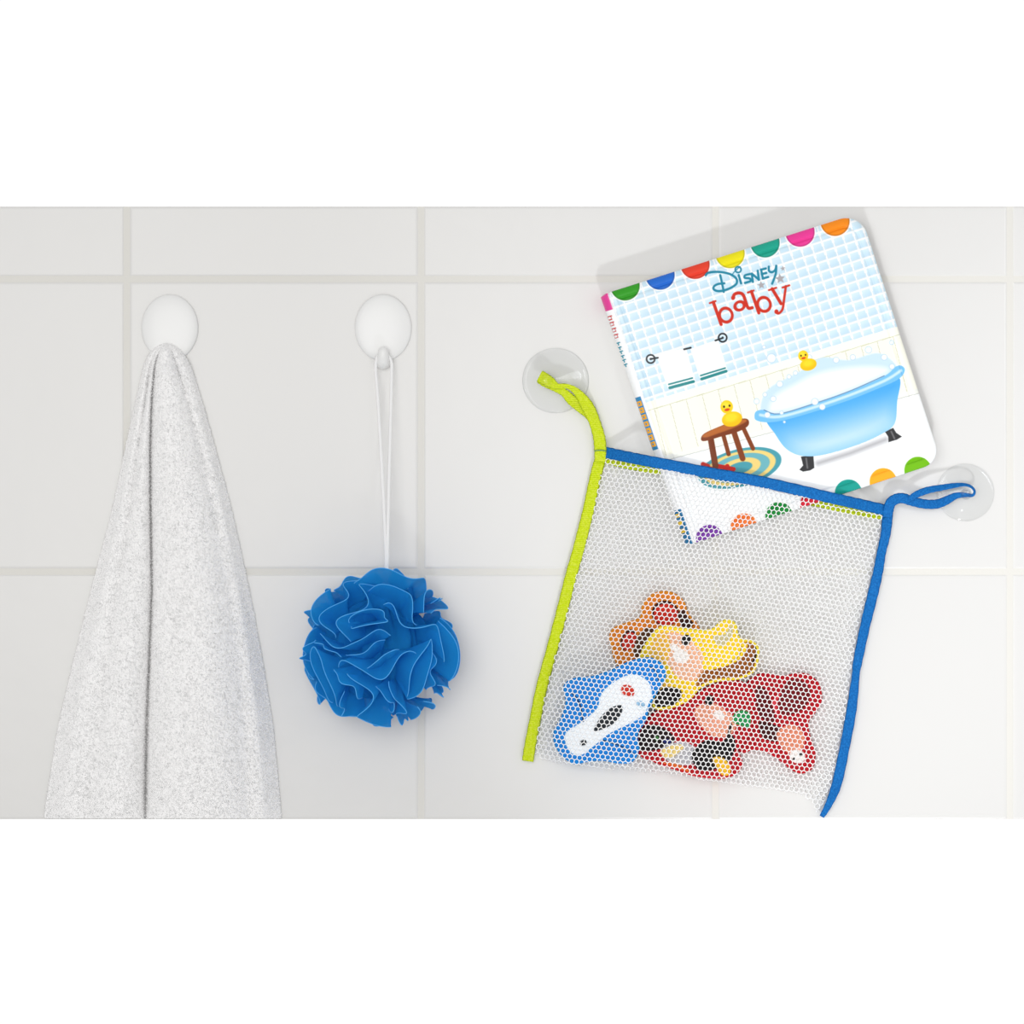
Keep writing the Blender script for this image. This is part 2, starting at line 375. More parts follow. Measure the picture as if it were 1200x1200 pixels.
# ------------------------------------------------------------------ bath book
TL, TR, BR, BL = map(np.array, ((703., 346.), (1008., 249.), (1103., 541.), (803., 640.)))
def book():
    t = empty('bath_book', w3(803, 640, 4)); tag(t, 'puffy vinyl bath book with bath tub picture standing in the net bag', 'book')
    sh = np.array([8., -2.5])
    def bil(U, Vv):
        return ((1-U)*(1-Vv))[..., None]*(TL+sh)+(U*(1-Vv))[..., None]*TR+(U*Vv)[..., None]*BR+((1-U)*Vv)[..., None]*(BL+sh)
    def rounded(n, ins=0., rads=(5, 26, 22, 5)):
        """n x n grid on the quad with rounded corners (TL,TR,BR,BL radii)"""
        L = 314.; g = np.linspace(0, 1, n); U, V_ = np.meshgrid(g, g, indexing='ij')
        x = ins+U*(L-2*ins); y = ins+V_*(L-2*ins)
        x0 = x.copy(); y0 = y.copy()
        for cxs, cys, r in ((0, 0, rads[0]), (1, 0, rads[1]), (1, 1, rads[2]), (0, 1, rads[3])):
            X0 = ins if cxs == 0 else L-ins; Y0 = ins if cys == 0 else L-ins
            cx = X0+(r if cxs == 0 else -r); cy = Y0+(r if cys == 0 else -r)
            dx = (x0-cx)*(-1 if cxs == 0 else 1); dy = (y0-cy)*(-1 if cys == 0 else 1)
            inn = (dx > 0) & (dy > 0); mxy = np.maximum(dx, dy); h = np.hypot(dx, dy)+1e-9
            kk = np.where(inn, mxy/h, 1)
            x = np.where(inn, cx+(x0-cx)*kk, x); y = np.where(inn, cy+(y0-cy)*kk, y)
        return x/L, y/L, x, y, x0, y0
    def panel(name, n, z0, z1, ins, m, paint=None, edge=9.):
        """puffy pillow panel between heights z0 and z1"""
        L = 314.; u, v, x, y, x0, y0 = rounded(n, ins)
        d = np.minimum(np.minimum(x0-ins, L-ins-x0), np.minimum(y0-ins, L-ins-y0))
        tt = np.clip(d/edge, 0, 1); prof = np.sqrt(np.clip(1-(1-tt)**2, 0, 1))
        zm = (z0+z1)/2; P = bil(u, v)
        crease = 1.8*np.exp(-((d-edge-2)/1.6)**2)
        dome = 1.5*np.clip(d/60, 0, 1)
        Zf = zm+(z1-zm)*prof - (crease if paint else 0) + (dome if paint else 0); Zb = zm-(zm-z0)*prof
        nn = n*n; P2 = P.reshape(-1, 2)
        VV = np.concatenate([np.column_stack([P2, Zf.ravel()]), np.column_stack([P2, Zb.ravel()])])
        F = gridF(n, n).tolist()+gridF(n, n, nn)[:, ::-1].tolist()
        cols = None
        if paint:
            cf = paint(P2[:, 0], P2[:, 1], x.ravel(), y.ravel()); cols = np.concatenate([lin(cf), np.ones((nn, 3))*.92])
        return mesh(name, W(*VV.T), F, m, t, cols=cols)
    ang = math.atan2(-97, 305); eu = np.array([math.cos(ang), math.sin(ang)]); ev = np.array([-eu[1], eu[0]])
    Z = lambda L_: [(680+a/2.727, 230+b/2.727) for a, b in L_]
    A = lambda L_: [(800+a/4.615, 280+b/4.615) for a, b in L_]
    def paint(X, Y, bx, by):
        p = Paint(X, Y, (250, 252, 253)); q = lambda a, b: (X*a+Y*b)
        # tile squares of the pictured bathroom wall
        a = (X-703)*eu[0]+(Y-346)*eu[1]; b = (X-703)*ev[0]+(Y-346)*ev[1]
        pu, pv = 12.75, 11.3
        fu = (a+1)/pu % 1; fv = (b+4)/pv % 1
        sq = np.minimum(np.minimum(fu, 1-fu)*pu, np.minimum(fv, 1-fv)*pv)
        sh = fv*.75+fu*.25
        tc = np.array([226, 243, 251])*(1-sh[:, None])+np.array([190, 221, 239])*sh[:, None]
        lw = Y-(476-(X-766)*.303)     # below the wainscot top
        k = np.clip((sq-1.1)*1.5, 0, 1)*(lw < -7)
        p.put(k, tc)
        p.put(((sq > .5) & (sq < 1.6) & (fv > .5) & (lw < -7))*.4, (180, 206, 222))
        # wainscot
        p.put((np.abs(lw+2) < 5)*1., (252, 251, 240)); p.put((np.abs(lw-3.3) < .6)*.7, (206, 206, 170)); 
        wb = Y-(534-(X-790)*.265)
        ins = (lw > 4) & (wb < -3); p.put(ins*1., (250, 249, 236))
        p.put(ins*(np.abs(((a+.06*b) % 19.5)-9.7) < .45)*.75, (206, 204, 178))
        p.put((np.abs(wb) < 3)*1., (244, 245, 238)); p.put((np.abs(wb-3) < .5)*.7, (190, 192, 185))
        # rug
        for r_, c_ in ((1, (74, 158, 172)), (.86, (240, 212, 128)), (.72, (110, 180, 190)), (.5, (240, 212, 128)), (.3, (74, 158, 172))):
            cx, cy = Z([(510, 868)])[0]; p.ell(cx, cy, 50*r_, 22*r_, c_, -14)
        # towels, rail
        for T_ in ([(243, 508), (338, 484), (366, 590), (281, 616)], [(352, 488), (440, 458), (470, 555), (384, 586)]): p.poly(Z(T_), (254, 254, 254))
        for q0, q1, w_ in (((283, 601), (358, 581), 2.), ((286, 612), (362, 592), 3.4), ((385, 573), (463, 549), 2.), ((388, 584), (466, 559), 3.4)): p.line(Z([q0, q1]), w_, (44, 138, 140))
        for q0 in ((225, 520), (455, 452)): cx, cy = Z([q0])[0]; p.ell(cx, cy, 4.8, 4.8, (35, 40, 45), ring=2); p.ell(cx, cy, 1.4, 1.4, (60, 65, 70))
        for q0, q1 in (((226, 520), (248, 516)), ((432, 461), (455, 453)), ((332, 489), (353, 484))): p.line(Z([q0, q1]), 2.2, (40, 45, 50))
        # tub
        p.line(Z([(760, 853), (860, 822), (975, 778)]), 6, (186, 186, 190), soft=3)
        p.poly(Z([(705, 832), (745, 826), (748, 868), (735, 876), (712, 880), (700, 874), (712, 860)]), (56, 56, 58)); p.line(Z([(722, 838), (726, 868)]), 1.6, (120, 120, 122), soft=.8)
        p.poly(Z([(973, 752), (1000, 740), (1010, 756), (1028, 768), (1012, 778), (985, 786), (984, 768)]), (56, 56, 58)); p.line(Z([(994, 752), (1004, 774)]), 1.6, (120, 120, 122), soft=.8)
        p.poly(A([(428, 945), (432, 860), (478, 800), (560, 755), (640, 712), (720, 655), (780, 640), (900, 655), (1040, 618), (1110, 640), (1160, 700), (1100, 745), (900, 835), (700, 905), (520, 955)]), (206, 231, 250), 6, soft=1.2)
        p.poly(A([(470, 925), (500, 850), (600, 790), (720, 730), (860, 700), (1000, 690), (1100, 700), (1080, 735), (900, 815), (700, 885), (540, 930)]), (246, 250, 254), 6, soft=4)
        body = A([(458, 975), (500, 1055), (560, 1135), (640, 1172), (760, 1168), (950, 1112), (1085, 1050), (1148, 995), (1160, 880), (1168, 750), (1000, 822), (800, 895), (600, 955)])
        sdv = p.sd(catmull(body, 6, True)); g = np.clip((Y-(494-(X-905)*.29))/46, 0, 1)[:, None]
        col = np.array([70, 168, 240])*(1-g)+np.array([205, 232, 250])*g
        p.put(.5-sdv/.7, col)
        e = np.clip((14+sdv)/14, 0, 1)*(sdv < 0)*.45; p.put(e, (96, 184, 244))
        p.poly(A([(388, 960), (398, 932), (440, 925), (520, 948), (700, 896), (900, 826), (1090, 742), (1150, 692), (1185, 686), (1202, 712), (1165, 760), (1050, 812), (900, 872), (700, 938), (550, 980), (460, 992), (400, 982)]), (122, 196, 244), 5)
        p.line(A([(420, 952), (520, 962), (700, 914), (900, 846), (1090, 768), (1180, 712)]), 3.2, (206, 234, 252), 5, soft=1)
        p.line(A([(440, 925), (520, 946), (700, 894), (900, 824), (1090, 740)]), .9, (80, 120, 160), 5, soft=.5)
        # foam bubbles
        for cx, cy, r_ in ((480, 645, 24), (525, 785, 17), (490, 865, 15), (400, 878, 15), (458, 952, 15), (715, 880, 18), (755, 908, 16), (575, 745, 12), (1005, 600, 18), (1130, 560, 12), (440, 585, 10), (550, 990, 6), (535, 940, 10), (610, 725, 12), (445, 842, 12), (685, 640, 14), (830, 655, 16), (1090, 640, 16), (1132, 690, 14), (920, 640, 15)):
            c = A([(cx, cy)])[0]; p.ell(c[0], c[1], r_/4.615, r_/4.615, (244, 250, 254)); p.ell(c[0], c[1], r_/4.615, r_/4.615, (178, 208, 230), ring=.6, soft=.4)
        # plain rubber duck resting in the foam, another on the stool
        def duck(pts, s_):
            (bx_, by_), (hx, hy) = pts
            p.ell(bx_, by_, 11.5*s_, 8.2*s_, (246, 196, 12), -14); p.ell(bx_-1*s_, by_-2*s_, 8*s_, 5*s_, (253, 222, 40), -14, soft=2)
            p.ell(hx, hy, 7*s_, 7.4*s_, (250, 208, 20)); p.ell(hx-1, hy-2*s_, 4*s_, 3.6*s_, (254, 228, 60), soft=1.6)
            p.ell(hx+.5*s_, hy+3.2*s_, 3*s_, 1.5*s_, (222, 74, 20), -12); p.ell(hx-3*s_, hy-.2*s_, 1.1*s_, 1.3*s_, (40, 28, 10)); p.ell(hx+3.2*s_, hy-1.3*s_, 1.1*s_, 1.3*s_, (40, 28, 10))
        duck((A([(680, 680)])[0], A([(652, 632)])[0]), .85)
        # stool
        br = (132, 64, 28)
        for q0, q1, w0 in (((455, 755), (474, 824), 5), ((520, 738), (552, 806), 5), ((490, 750), (519, 838), 6.6)): p.line(Z([q0, q1]), w0, br)
        for q0, q1 in (((392, 856), (408, 862)), ((400, 866), (455, 880)), ((440, 862), (490, 872)), ((470, 862), (460, 878))): p.line(Z([q0, q1]), 5, (206, 36, 28))
        p.line(Z([(417, 775), (432, 862)]), 7.2, (118, 54, 22))
        p.poly(Z([(386, 772), (398, 757), (440, 738), (490, 718), (525, 710), (539, 718), (534, 736), (500, 754), (450, 768), (410, 780), (390, 782)]), (126, 58, 24), 5)
        p.poly(Z([(390, 768), (404, 755), (442, 738), (490, 720), (522, 713), (530, 720), (490, 740), (440, 758), (405, 770)]), (186, 104, 46), 5, soft=.8)
        duck((Z([(485, 712)])[0], Z([(468, 673)])[0]), 1.05)
        # dots along the top and bottom edges
        for i, c_ in enumerate(((52, 158, 36), (36, 108, 208), (232, 66, 44), (238, 226, 20), (26, 164, 140), (236, 60, 152), (248, 142, 24))):
            cx, cy = 732.5+41.0*i, 335-12.6*i
            p.ell(cx, cy, 18.6, 18.6, (252, 253, 254)); p.ell(cx, cy, 17, 17, c_); p.ell(cx, cy, 16.4, 16.4, tuple(v*.8 for v in c_), ring=1.2, soft=.6)
        p.poly([(696, 340), (708, 338), (709, 352), (705.5, 366), (698, 352)], (226, 66, 150))
        for i, c_ in enumerate(((126, 62, 168), (240, 124, 50), (26, 142, 56), (222, 36, 58), (26, 160, 146), (252, 176, 40), (116, 188, 20))):
            cx, cy = (831.5+40.7*i, 631-13.3*i)
            p.ell(cx, cy, 17.6, 17.6, (252, 253, 254)); p.ell(cx, cy, 16, 16, c_)
        # lettering
        tl = (28, 132, 160)
        for L_ in ([(125, 196), (140, 183), (190, 178), (250, 188), (288, 212), (292, 240), (265, 262), (225, 278), (190, 282), (168, 272), (170, 256), (192, 244), (225, 240)],
                   [(203, 196), (212, 235), (222, 286)], [(303, 196), (316, 240)], [(364, 190), (338, 197), (336, 210), (362, 214), (368, 227), (337, 238)],
                   [(380, 232), (374, 188)], [(374, 188), (412, 220)], [(412, 220), (406, 172)], [(450, 160), (424, 166)], [(424, 166), (434, 214)], [(428, 190), (452, 184)], [(434, 214), (462, 206)],
                   [(466, 150), (467, 172), (482, 180), (500, 168), (506, 146)], [(506, 146), (503, 190), (484, 242)]):
            p.line(A(L_), 2.7, tl, 5)
        c = A([(300, 166)])[0]; p.ell(c[0], c[1], 3.4, 3.4, tl, ring=2); 
        p.line(A([(270, 190), (285, 172), (310, 150)]), 1.2, tl, 3)
        rd = (206, 46, 26)
        def B(L_, w_=3.3): p.line(A(L_), w_+.5, rd, 5)
        def bowl(cx, cy, rx, ry, an):
            c = A([(cx, cy)])[0]; p.ell(c[0], c[1], rx/4.615, ry/4.615, rd, an, ring=3.3)
        B([(166, 342), (208, 462)], 3.3); B([(147, 347), (178, 336)], 1.8); bowl(234, 412, 34, 38, -18)
        B([(272, 322), (280, 300), (305, 292), (328, 304), (344, 350), (356, 374), (376, 372)]); bowl(308, 362, 26, 22, -25); p.ell(*A([(273, 318)])[0], 2.4, 2.4, rd)
        B([(372, 284), (412, 400)], 3.3); B([(352, 290), (384, 279)], 1.8); bowl(440, 354, 34, 38, -18)
        B([(484, 270), (532, 350)], 3.3); B([(466, 277), (506, 264)], 1.8); B([(558, 256), (548, 330), (540, 380), (520, 402), (504, 398)], 2.4); B([(540, 263), (577, 251)], 1.8); p.ell(*A([(507, 392)])[0], 2.4, 2.4, rd)
        for cx, cy, r_ in ((527, 215, 29), (425, 250, 23), (542, 160, 15)):
            pts = []
            for k_ in range(10):
                a_ = math.radians(-98+36*k_); rr = r_ if k_ % 2 == 0 else r_*.45; pts.append((cx+rr*math.cos(a_), cy+rr*math.sin(a_)))
            p.poly(A(pts), (172, 168, 172))
        return p.c
    # leaves, from the wall outwards
    panel('back_cover', 80, 4.5, 11.5, 1.0, M['vinyl'])
    panel('page', 80, 12, 17.5, 4.0, M['vinyl'])
    panel('page', 80, 18, 23.5, 4.0, M['vinyl'])
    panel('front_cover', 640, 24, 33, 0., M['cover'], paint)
    # rounded spine with its print
    n, k = 620, 26; V = []; 
    for i in range(n):
        f = i/(n-1); c = TL*(1-f)+BL*f; c = c+ev*0
        e = min(f, 1-f)*n; sc = min(1, (e/8+.35))
        for j in range(k):
            a_ = math.pi*(-.5+j/(k-1)); x = -math.cos(a_)*10*sc
            p_ = c+eu*(x+10.0); V.append((p_[0], p_[1], 18+math.sin(a_)*13.0))
    V = np.array(V); X, Y = V[:, 0], V[:, 1]
    p = Paint(X, Y, (250, 251, 252)); f = np.repeat(np.linspace(0, 1, n), k); j = np.tile(np.arange(k), n)/(k-1)
    s_ = lambda f0, f1, j0, j1: ((f > f0) & (f < f1) & (j > j0) & (j < j1))*1.
    p.put(s_(0, .065, 0, 1), (226, 66, 150))
    for q in range(4):
        f0 = .085+q*.024
        p.put(s_(f0, f0+.005, .56, .86)+s_(f0+.005, f0+.016, .56, .64)+s_(f0+.005, f0+.016, .78, .84)+s_(f0+.013, f0+.017, .56, .84), (206, 60, 60))
    for q in range(6):
        f0 = .19+q*.017
        p.put(s_(f0, f0+.005, .56, .82)+s_(f0+.005, f0+.013, .66, .74), (40, 150, 172))
    p.put(s_(.41, .62, .5, .9), (52, 138, 190))
    for q in range(7):
        f0 = .425+q*.027; p.put(s_(f0, f0+.02, .58, .86)-s_(f0+.007, f0+.013, .68, .78), (242, 172, 32))
    p.put(s_(.86, 1, .4, 1), (40, 120, 170))
    for q in range(3): p.put(s_(.875+q*.03, .89+q*.03, .58, .88), (240, 200, 60))
    mesh('spine', W(*V.T), gridF(n, k).tolist(), M['cover'], t, cols=lin(p.c))
book()

# ------------------------------------------------------------------ foam shapes in the bag
Q = lambda L_: [(600+a/2.727, 640+b/2.727) for a, b in L_]
TOYS = []
def toy(label, outline, centre, z0, th, slope, base, rim, prints):
    t_out = catmull(Q(outline), 9, True); c = np.array(Q([centre])[0]); nth = len(t_out); nr = 110
    rr = np.linspace(0, 1, nr)**.85
    P = c+(t_out[:, None]-c)*rr[None, :, None]
    X, Y = P[..., 0], P[..., 1]
    # distance to the outline, for the rounded edge
    pa = Paint(X.ravel(), Y.ravel(), base); d = np.abs(pa.sd(t_out)).reshape(X.shape)
    d[:, -1] = 0
    e = 3.2; tt = np.clip(d/e, 0, 1); prof = np.sqrt(1-(1-tt)**2)
    zc = z0+slope[0]*(X-c[0])+slope[1]*(Y-c[1])+th/2
    Zf = zc+prof*th/2+.5*np.clip(d/20, 0, 1); Zb = zc-prof*th/2
    V = np.concatenate([np.stack([X, Y, Zf], -1).reshape(-1, 3), np.stack([X, Y, Zb], -1).reshape(-1, 3)])
    nn = nth*nr; F = gridF(nth, nr, closeu=True).tolist()+gridF(nth, nr, nn, True)[:, ::-1].tolist()
    prints(pa); dd = d.ravel(); pa.put(np.clip((3.4-dd)/1.0, 0, 1), rim)
    cols = np.concatenate([lin(pa.c), np.tile(lin(rim), (nn, 1))])
    o = mesh('foam_shape', W(*V.T), F, M['foam'], None, cols=cols)
    tag(o, label, 'bath toy', 'foam bath toys in the net bag'); TOYS.append((t_out, z0, th, slope, c))
q1 = lambda a, b: Q([(a, b)])[0]
def pr_orange(p):
    for cx, cy, rx, ry, an in ((490, 215, 26, 21, 10), (372, 300, 14, 18, 25)):
        x, y = q1(cx, cy); p.ell(x, y, rx*.62, ry*.62+2, (60, 20, 14), an); p.ell(x+.8, y+1.5, rx*.55, ry*.56+1, (214, 46, 26), an)
    p.poly(Q([(400, 290), (440, 260), (480, 300), (440, 350), (390, 350)]), (92, 56, 26), 5); p.poly(Q([(530, 215), (560, 205), (580, 250), (550, 265)]), (60, 26, 16), 4)
def pr_redr(p):
    p.poly(Q([(880, 430), (930, 430), (955, 470), (930, 520), (870, 540), (850, 500)]), (120, 8, 18), 5)
    p.poly(Q([(780, 450), (820, 470), (840, 560), (790, 540)]), (104, 10, 18), 5)
    p.poly(Q([(860, 470), (845, 500), (850, 540), (830, 500)]), (232, 70, 84), 5)
    p.poly(Q([(790, 560), (850, 575), (880, 600), (850, 625), (800, 610)]), (70, 12, 14), 5)
    p.poly(Q([(850, 590), (900, 570), (935, 610), (920, 660), (880, 660), (850, 625)]), (232, 150, 118), 5)
    x, y = q1(912, 672); p.ell(x, y, 9.5, 8, (244, 240, 236), 20); p.ell(x+4, y-3, 2, 2, (26, 20, 20)); p.ell(x-4, y+3, 1.6, 1.6, (26, 20, 20))
def pr_redm(p):
    p.poly(Q([(400, 590), (450, 570), (500, 590), (520, 625), (470, 650), (400, 650)]), (30, 14, 16), 5)
    x, y = q1(462, 614); p.ell(x, y, 3, 2.4, (60, 130, 60)); x, y = q1(495, 624); p.ell(x, y, 5, 3, (24, 36, 110), 10)
    p.poly(Q([(480, 645), (540, 625), (590, 645), (600, 680), (560, 700), (500, 690)]), (190, 190, 196), 5)
    p.poly(Q([(475, 655), (520, 635), (550, 640), (520, 670), (490, 675)]), (240, 214, 130), 5)
    p.poly(Q([(470, 690), (540, 700), (570, 725), (520, 715)]), (226, 110, 36), 4)
    p.poly(Q([(575, 660), (620, 620), (670, 625), (700, 600), (715, 640), (690, 690), (640, 715), (590, 710)]), (20, 12, 14), 5)
    p.poly(Q([(585, 520), (640, 500), (690, 530), (720, 560), (700, 600), (650, 610), (600, 570)]), (236, 168, 140), 5)
    x, y = q1(662, 540); p.ell(x, y, 7, 5, (244, 240, 236), 30); x, y = q1(630, 492); p.ell(x, y, 5.5, 6.5, (18, 10, 12), 20)
    p.poly(Q([(705, 560), (715, 530), (745, 525), (768, 545), (760, 580), (735, 575)]), (40, 158, 88), 5)
    p.poly(Q([(640, 680), (670, 675), (695, 700), (695, 730), (670, 730)]), (244, 196, 40), 5)
    p.line(Q([(700, 570), (690, 620), (700, 680)]), 3, (22, 12, 14), 4)
def pr_yellow(p):
    p.poly(Q([(470, 290), (520, 275), (570, 300), (610, 350), (615, 400), (580, 430), (530, 420), (500, 380), (470, 350)]), (244, 190, 158), 5)
    p.poly(Q([(480, 272), (505, 300), (500, 360), (470, 400), (500, 440), (540, 460), (500, 480), (450, 440), (440, 330)]), (244, 192, 70), 5)
    p.poly(Q([(610, 400), (680, 370), (740, 310), (780, 320), (780, 380), (740, 420), (650, 425), (590, 450)]), (150, 84, 16), 5, soft=2)
    p.poly(Q([(640, 300), (690, 330), (750, 310), (730, 360), (660, 390), (610, 390), (620, 330)]), (250, 218, 36), 5)
    p.poly(Q([(640, 290), (680, 280), (700, 250), (705, 285), (670, 320)]), (206, 196, 150), 5)
    for cx, cy, r_ in ((520, 325, 4), (540, 352, 8)): x, y = q1(cx, cy); p.ell(x, y, r_+1.5, r_, (248, 246, 244), 20)
    x, y = q1(556, 300); p.ell(x, y, 5.5, 6.5, (18, 14, 12), 20)
    p.poly(Q([(455, 510), (465, 465), (500, 450), (538, 458), (540, 485), (515, 508), (480, 514)]), (16, 10, 10), 5)
    p.line(Q([(775, 310), (782, 340), (770, 370)]), 2.4, (30, 20, 10), 4); p.line(Q([(735, 320), (725, 350), (700, 370)]), .9, (90, 60, 10), 4)
def pr_blue(p):
    # plain white cloud patch with ink and berry coloured spots
    p.poly(Q([(180, 650), (170, 600), (210, 570), (270, 520), (290, 465), (350, 420), (400, 412), (440, 440), (445, 490), (420, 540), (370, 570), (310, 600), (260, 640), (215, 670)]), (240, 244, 248), 6)
    p.poly(Q([(262, 590), (285, 545), (320, 515), (352, 510), (345, 545), (312, 575)]), (34, 40, 46), 5)
    x, y = q1(370, 462); p.ell(x, y, 8.5, 6.5, (206, 52, 34), 35)
    x, y = q1(228, 628); p.ell(x, y, 4, 3.2, (26, 30, 34), -30); x, y = q1(412, 505); p.ell(x, y, 6, 3.4, (150, 190, 220), 30)
    p.line(Q([(192, 470), (215, 500), (228, 560)]), 1.8, (22, 50, 90), 4); p.line(Q([(290, 620), (350, 640), (390, 665)]), 1.6, (22, 50, 90), 4)
    p.line(Q([(440, 385), (460, 400), (470, 430)]), 1.6, (22, 60, 110), 4)
toy('orange foam bath toy with red ovals, rearmost, above the yellow one', [(318, 330), (310, 290), (325, 260), (370, 242), (408, 226), (415, 190), (440, 157), (480, 143), (520, 150), (550, 175), (565, 215), (590, 245), (610, 290), (570, 330), (480, 350), (400, 375), (350, 392), (325, 360)], (450, 270), 3.8, 8, (0, 0), (232, 134, 30), (238, 150, 36), pr_orange)
toy('dark red foam bath toy nearest the blue side binding', [(740, 450), (770, 415), (810, 405), (860, 414), (910, 405), (950, 410), (982, 440), (991, 490), (972, 530), (948, 565), (955, 610), (970, 660), (962, 708), (930, 727), (895, 717), (850, 682), (810, 658), (770, 652), (730, 660), (705, 600), (710, 520)], (850, 540), 3.8, 8, (0, 0), (186, 10, 28), (204, 16, 34), pr_redr)
toy('red foam bath toy with green, black and peach patches in the middle', [(400, 600), (430, 550), (470, 520), (530, 495), (580, 475), (640, 440), (700, 425), (750, 440), (778, 480), (772, 530), (768, 580), (745, 625), (722, 650), (737, 685), (727, 720), (690, 741), (640, 743), (580, 735), (520, 715), (450, 690), (402, 662)], (600, 600), 13.2, 8, (0, 0), (184, 12, 28), (202, 18, 34), pr_redm)
toy('yellow foam bath toy with peach patch and black spot', [(352, 388), (400, 360), (420, 320), (455, 270), (490, 252), (540, 258), (600, 266), (640, 262), (665, 240), (695, 233), (717, 250), (728, 290), (765, 300), (789, 325), (787, 370), (770, 405), (730, 425), (690, 430), (640, 437), (600, 457), (570, 490), (520, 515), (470, 524), (445, 505), (430, 440), (385, 410)], (575, 365), 22.6, 8, (0, 0), (250, 214, 34), (255, 232, 60), pr_yellow)
toy('bright blue foam bath toy with a white patch and dark spots', [(165, 445), (200, 421), (260, 414), (320, 393), (380, 365), (440, 355), (483, 378), (492, 420), (467, 465), (443, 510), (427, 560), (403, 602), (407, 650), (385, 690), (340, 695), (290, 686), (240, 690), (200, 697), (160, 672), (135, 632), (133, 590), (155, 550), (170, 500)], (310, 540), 25, 8, (.16, -.09), (14, 132, 216), (24, 144, 226), pr_blue)

# ------------------------------------------------------------------ the net bag
bandP = [(709, 530, 9), (716, 531.5, 12), (738, 536, 26), (758, 540, 38.5), (790, 546, 40), (840, 555.5, 39.5), (887, 563.5, 39.5), (930, 573, 39), (968, 582, 39.5), (988, 586.5, 38), (1010, 591.5, 24), (1034, 597, 13), (1038, 598, 12)]
leftP = [(703, 540), (700, 550), (695, 572), (690, 596), (684, 620), (677, 647), (668.5, 677), (659.5, 713), (648, 757), (635, 805), (627.5, 842), (621, 875), (618.5, 892)]
rightP = [(1040, 603), (1038, 625), (1033, 647), (1029, 670), (1022, 700), (1013.5, 735), (1005, 776), (1003, 790), (998, 831), (990, 875), (981, 917), (972, 941), (963, 957)]
botP = [(963, 956), (955, 953), (947, 938), (915, 929), (870, 924), (840, 919), (780, 909), (700, 902), (660, 898), (640, 893), (622, 884)]
